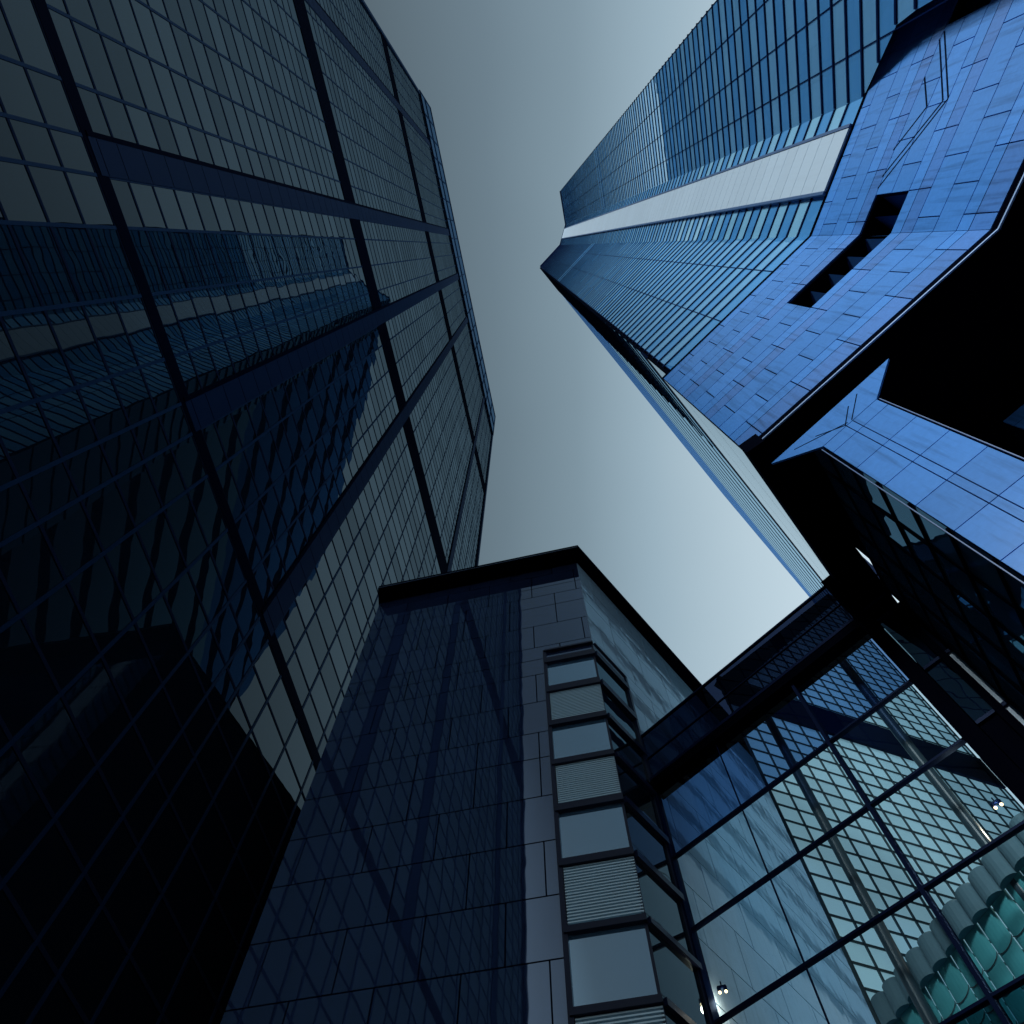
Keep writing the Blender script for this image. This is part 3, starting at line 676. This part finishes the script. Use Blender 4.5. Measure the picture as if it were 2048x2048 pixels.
def build_screen():  # added lattice imitating a building grid reflected in the link glass
    D = 15.7; I = Frame(19.0, D)
    s0, s1 = 16.4, 31.6
    t = thing('reflection_lattice', 'added pale teal glowing lattice of thin bars, imitating a reflected grid behind the atrium panes', 'lattice wall', I.xy(24))
    top = lambda s: 30.5 + (s - 17.1) / 14.4 * 18.2
    px, ph = .93, .806
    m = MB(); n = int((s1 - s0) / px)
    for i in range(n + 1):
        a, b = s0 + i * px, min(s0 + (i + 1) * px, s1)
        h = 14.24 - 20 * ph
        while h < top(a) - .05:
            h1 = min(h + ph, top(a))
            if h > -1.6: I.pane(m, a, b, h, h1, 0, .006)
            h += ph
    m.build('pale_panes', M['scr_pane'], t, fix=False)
    m = MB()
    for i in range(n + 2):
        a = min(s0 + i * px, s1); I.box(m, a - .03, a + .03, -ZC, top(min(a, s1)), -.05, .07)
    m.build('upright_bars', M['scr_bar'], t)
    m = MB(); h = 14.24 - 19 * ph
    while h < 48:
        a = max(s0, 17.1 + (h - 30.5) / 18.2 * 14.4)
        if a < s1: I.box(m, a, s1, h - .035, h + .035, -.04, .05)
        h += ph
    m.build('cross_bars', M['scr_bar'], t)
    m = MB(); I.bar(m, (s0, top(s0) - .55), (s1, top(s1) - .55), .8, -.1, .2); m.build('top_rail', M['gl_frame'], t)
    m = MB(); I.box(m, s0, s1, 27.9, 30.0, -.1, .16); m.build('dark_spandrel', M['gl_frame'], t)
build_screen()

def build_columns():
    lab = ('slender round grey steel column behind the glass, between the thin and the thick atrium mullion', 'slender round grey steel column behind the glass, nearest the black end post')
    for az, lb in ((59.5, lab[0]), (49.2, lab[1])):
        n = 19.0; s = -n * math.tan(R_(az - 42.5)); x, y, _ = kp(s, n, 0)
        t = thing('steel_column', lb, 'column', (x, y), 0, 'round columns inside the atrium')
        m = MB(); m.tube((x, y, 0), (x, y, 24.0 + ZC), .16, 20); m.build('shaft', M['column'], t, smooth=False)
        m = MB(); m.tube((x, y, 0), (x, y, .25), .26, 20); m.build('base', M['column'], t)
build_columns()

def build_blind():
    D = 16.5; Q = Frame(109.0, D)
    if Q.n[0] < 0: Q = Frame(109.0, D, True)
    t = thing('scalloped_blind', 'teal pleated blind under a grey scalloped pelmet, inside the atrium at lower right', 'blind', Q.xy(11.5))
    pitch, n, s0 = .62, 12, 8.1
    def ribs(r, h0, h1, o, dp=.75):
        m = MB(); seg = 8
        for i in range(n):
            c = s0 + (i + .5) * pitch
            pts = [(c - r * math.cos(math.pi * k / seg), o + dp * r * math.sin(math.pi * k / seg)) for k in range(seg + 1)]
            for p, q in zip(pts, pts[1:]): m.quad(Q(p[0], h0, p[1]), Q(q[0], h0, q[1]), Q(q[0], h1, q[1]), Q(p[0], h1, p[1]))
            for h in (h0, h1):
                for p, q in zip(pts, pts[1:]): m.tri(Q(c, h, o), Q(p[0], h, p[1]), Q(q[0], h, q[1]))
        return m
    ribs(pitch / 2 * .98, 12.9, 13.65, 0.12).build('pelmet', M['pelmet'], t, fix=False)
    c = ribs(pitch / 2 * .95, 1.0, 13.2, 0.0, .35).build('pleated_cloth', M['teal'], t, fix=False)
    m = MB()
    for k in range(18):
        h = 12.2 - k * .62
        for i in range(n):
            x = s0 + (i + .5) * pitch; r = pitch / 2
            pts = [(x - r * math.cos(math.pi * j / 8), r * .36 * math.sin(math.pi * j / 8), h - .22 * math.sin(math.pi * j / 8)) for j in range(9)]
            for p, q in zip(pts, pts[1:]): m.quad(Q(p[0], p[2], p[1] + .006), Q(q[0], q[2], q[1] + .006), Q(q[0], q[2] + .03, q[1] + .006), Q(p[0], p[2] + .03, p[1] + .006))
    m.build('hem_lines', M['scr_bar'], c, fix=False)
build_blind()

def build_lamp(az, r, h, label, watt):
    x, y = pol(az, r); z = h + ZC
    t = thing('twin_spotlight', label, 'spotlight', (x, y), z, 'lit spotlights in the atrium')
    d = Vector((-math.sin(R_(az)), math.cos(R_(az)), 0))
    m = MB(); m.tube((x, y, z + .17), (x, y, z + .30), .02, 10)
    m.hexa([tuple(Vector((x, y, z)) + d * a + Vector((math.cos(R_(az)), math.sin(R_(az)), 0)) * b + Vector((0, 0, c))) for c in (.12, .18) for a, b in ((-.13, -.03), (.13, -.03), (.13, .03), (-.13, .03))])
    m.build('bracket', M['gl_frame'], t)
    ld = bpy.data.lights.new('spot_glow', 'POINT'); ld.energy = watt; ld.color = (1.0, .82, .62); ld.shadow_soft_size = .12
    lo = bpy.data.objects.new('spot_glow', ld); COL.objects.link(lo); lo.parent = t; lo.location = (0, 0, -.2)
    for k in (-1, 1):
        c = Vector((x, y, z)) + d * .09 * k
        m = MB(); bm = bmesh.new(); bmesh.ops.create_uvsphere(bm, u_segments=14, v_segments=8, radius=.045)
        me = bpy.data.meshes.new('bulb'); bm.to_mesh(me); bm.free(); me.materials.append(M['lamp'])
        o = bpy.data.objects.new('bulb', me); COL.objects.link(o); o.parent = t; o.location = d * .09 * k
        m.tube(tuple(c + Vector((0, 0, .02))), tuple(c + Vector((0, 0, .14))), .06, 14); m.build('housing', M['gl_frame'], t)
build_lamp(46.6, 19.6, 19.6 / 1.291, 'lit warm twin spotlight behind atrium glass, beside the right end of the pale lattice', 100)
build_lamp(72.7, 21.2, 21.2 / 1.4995, 'lit warm twin spotlight behind atrium glass, low in front of the stone flank', 22)
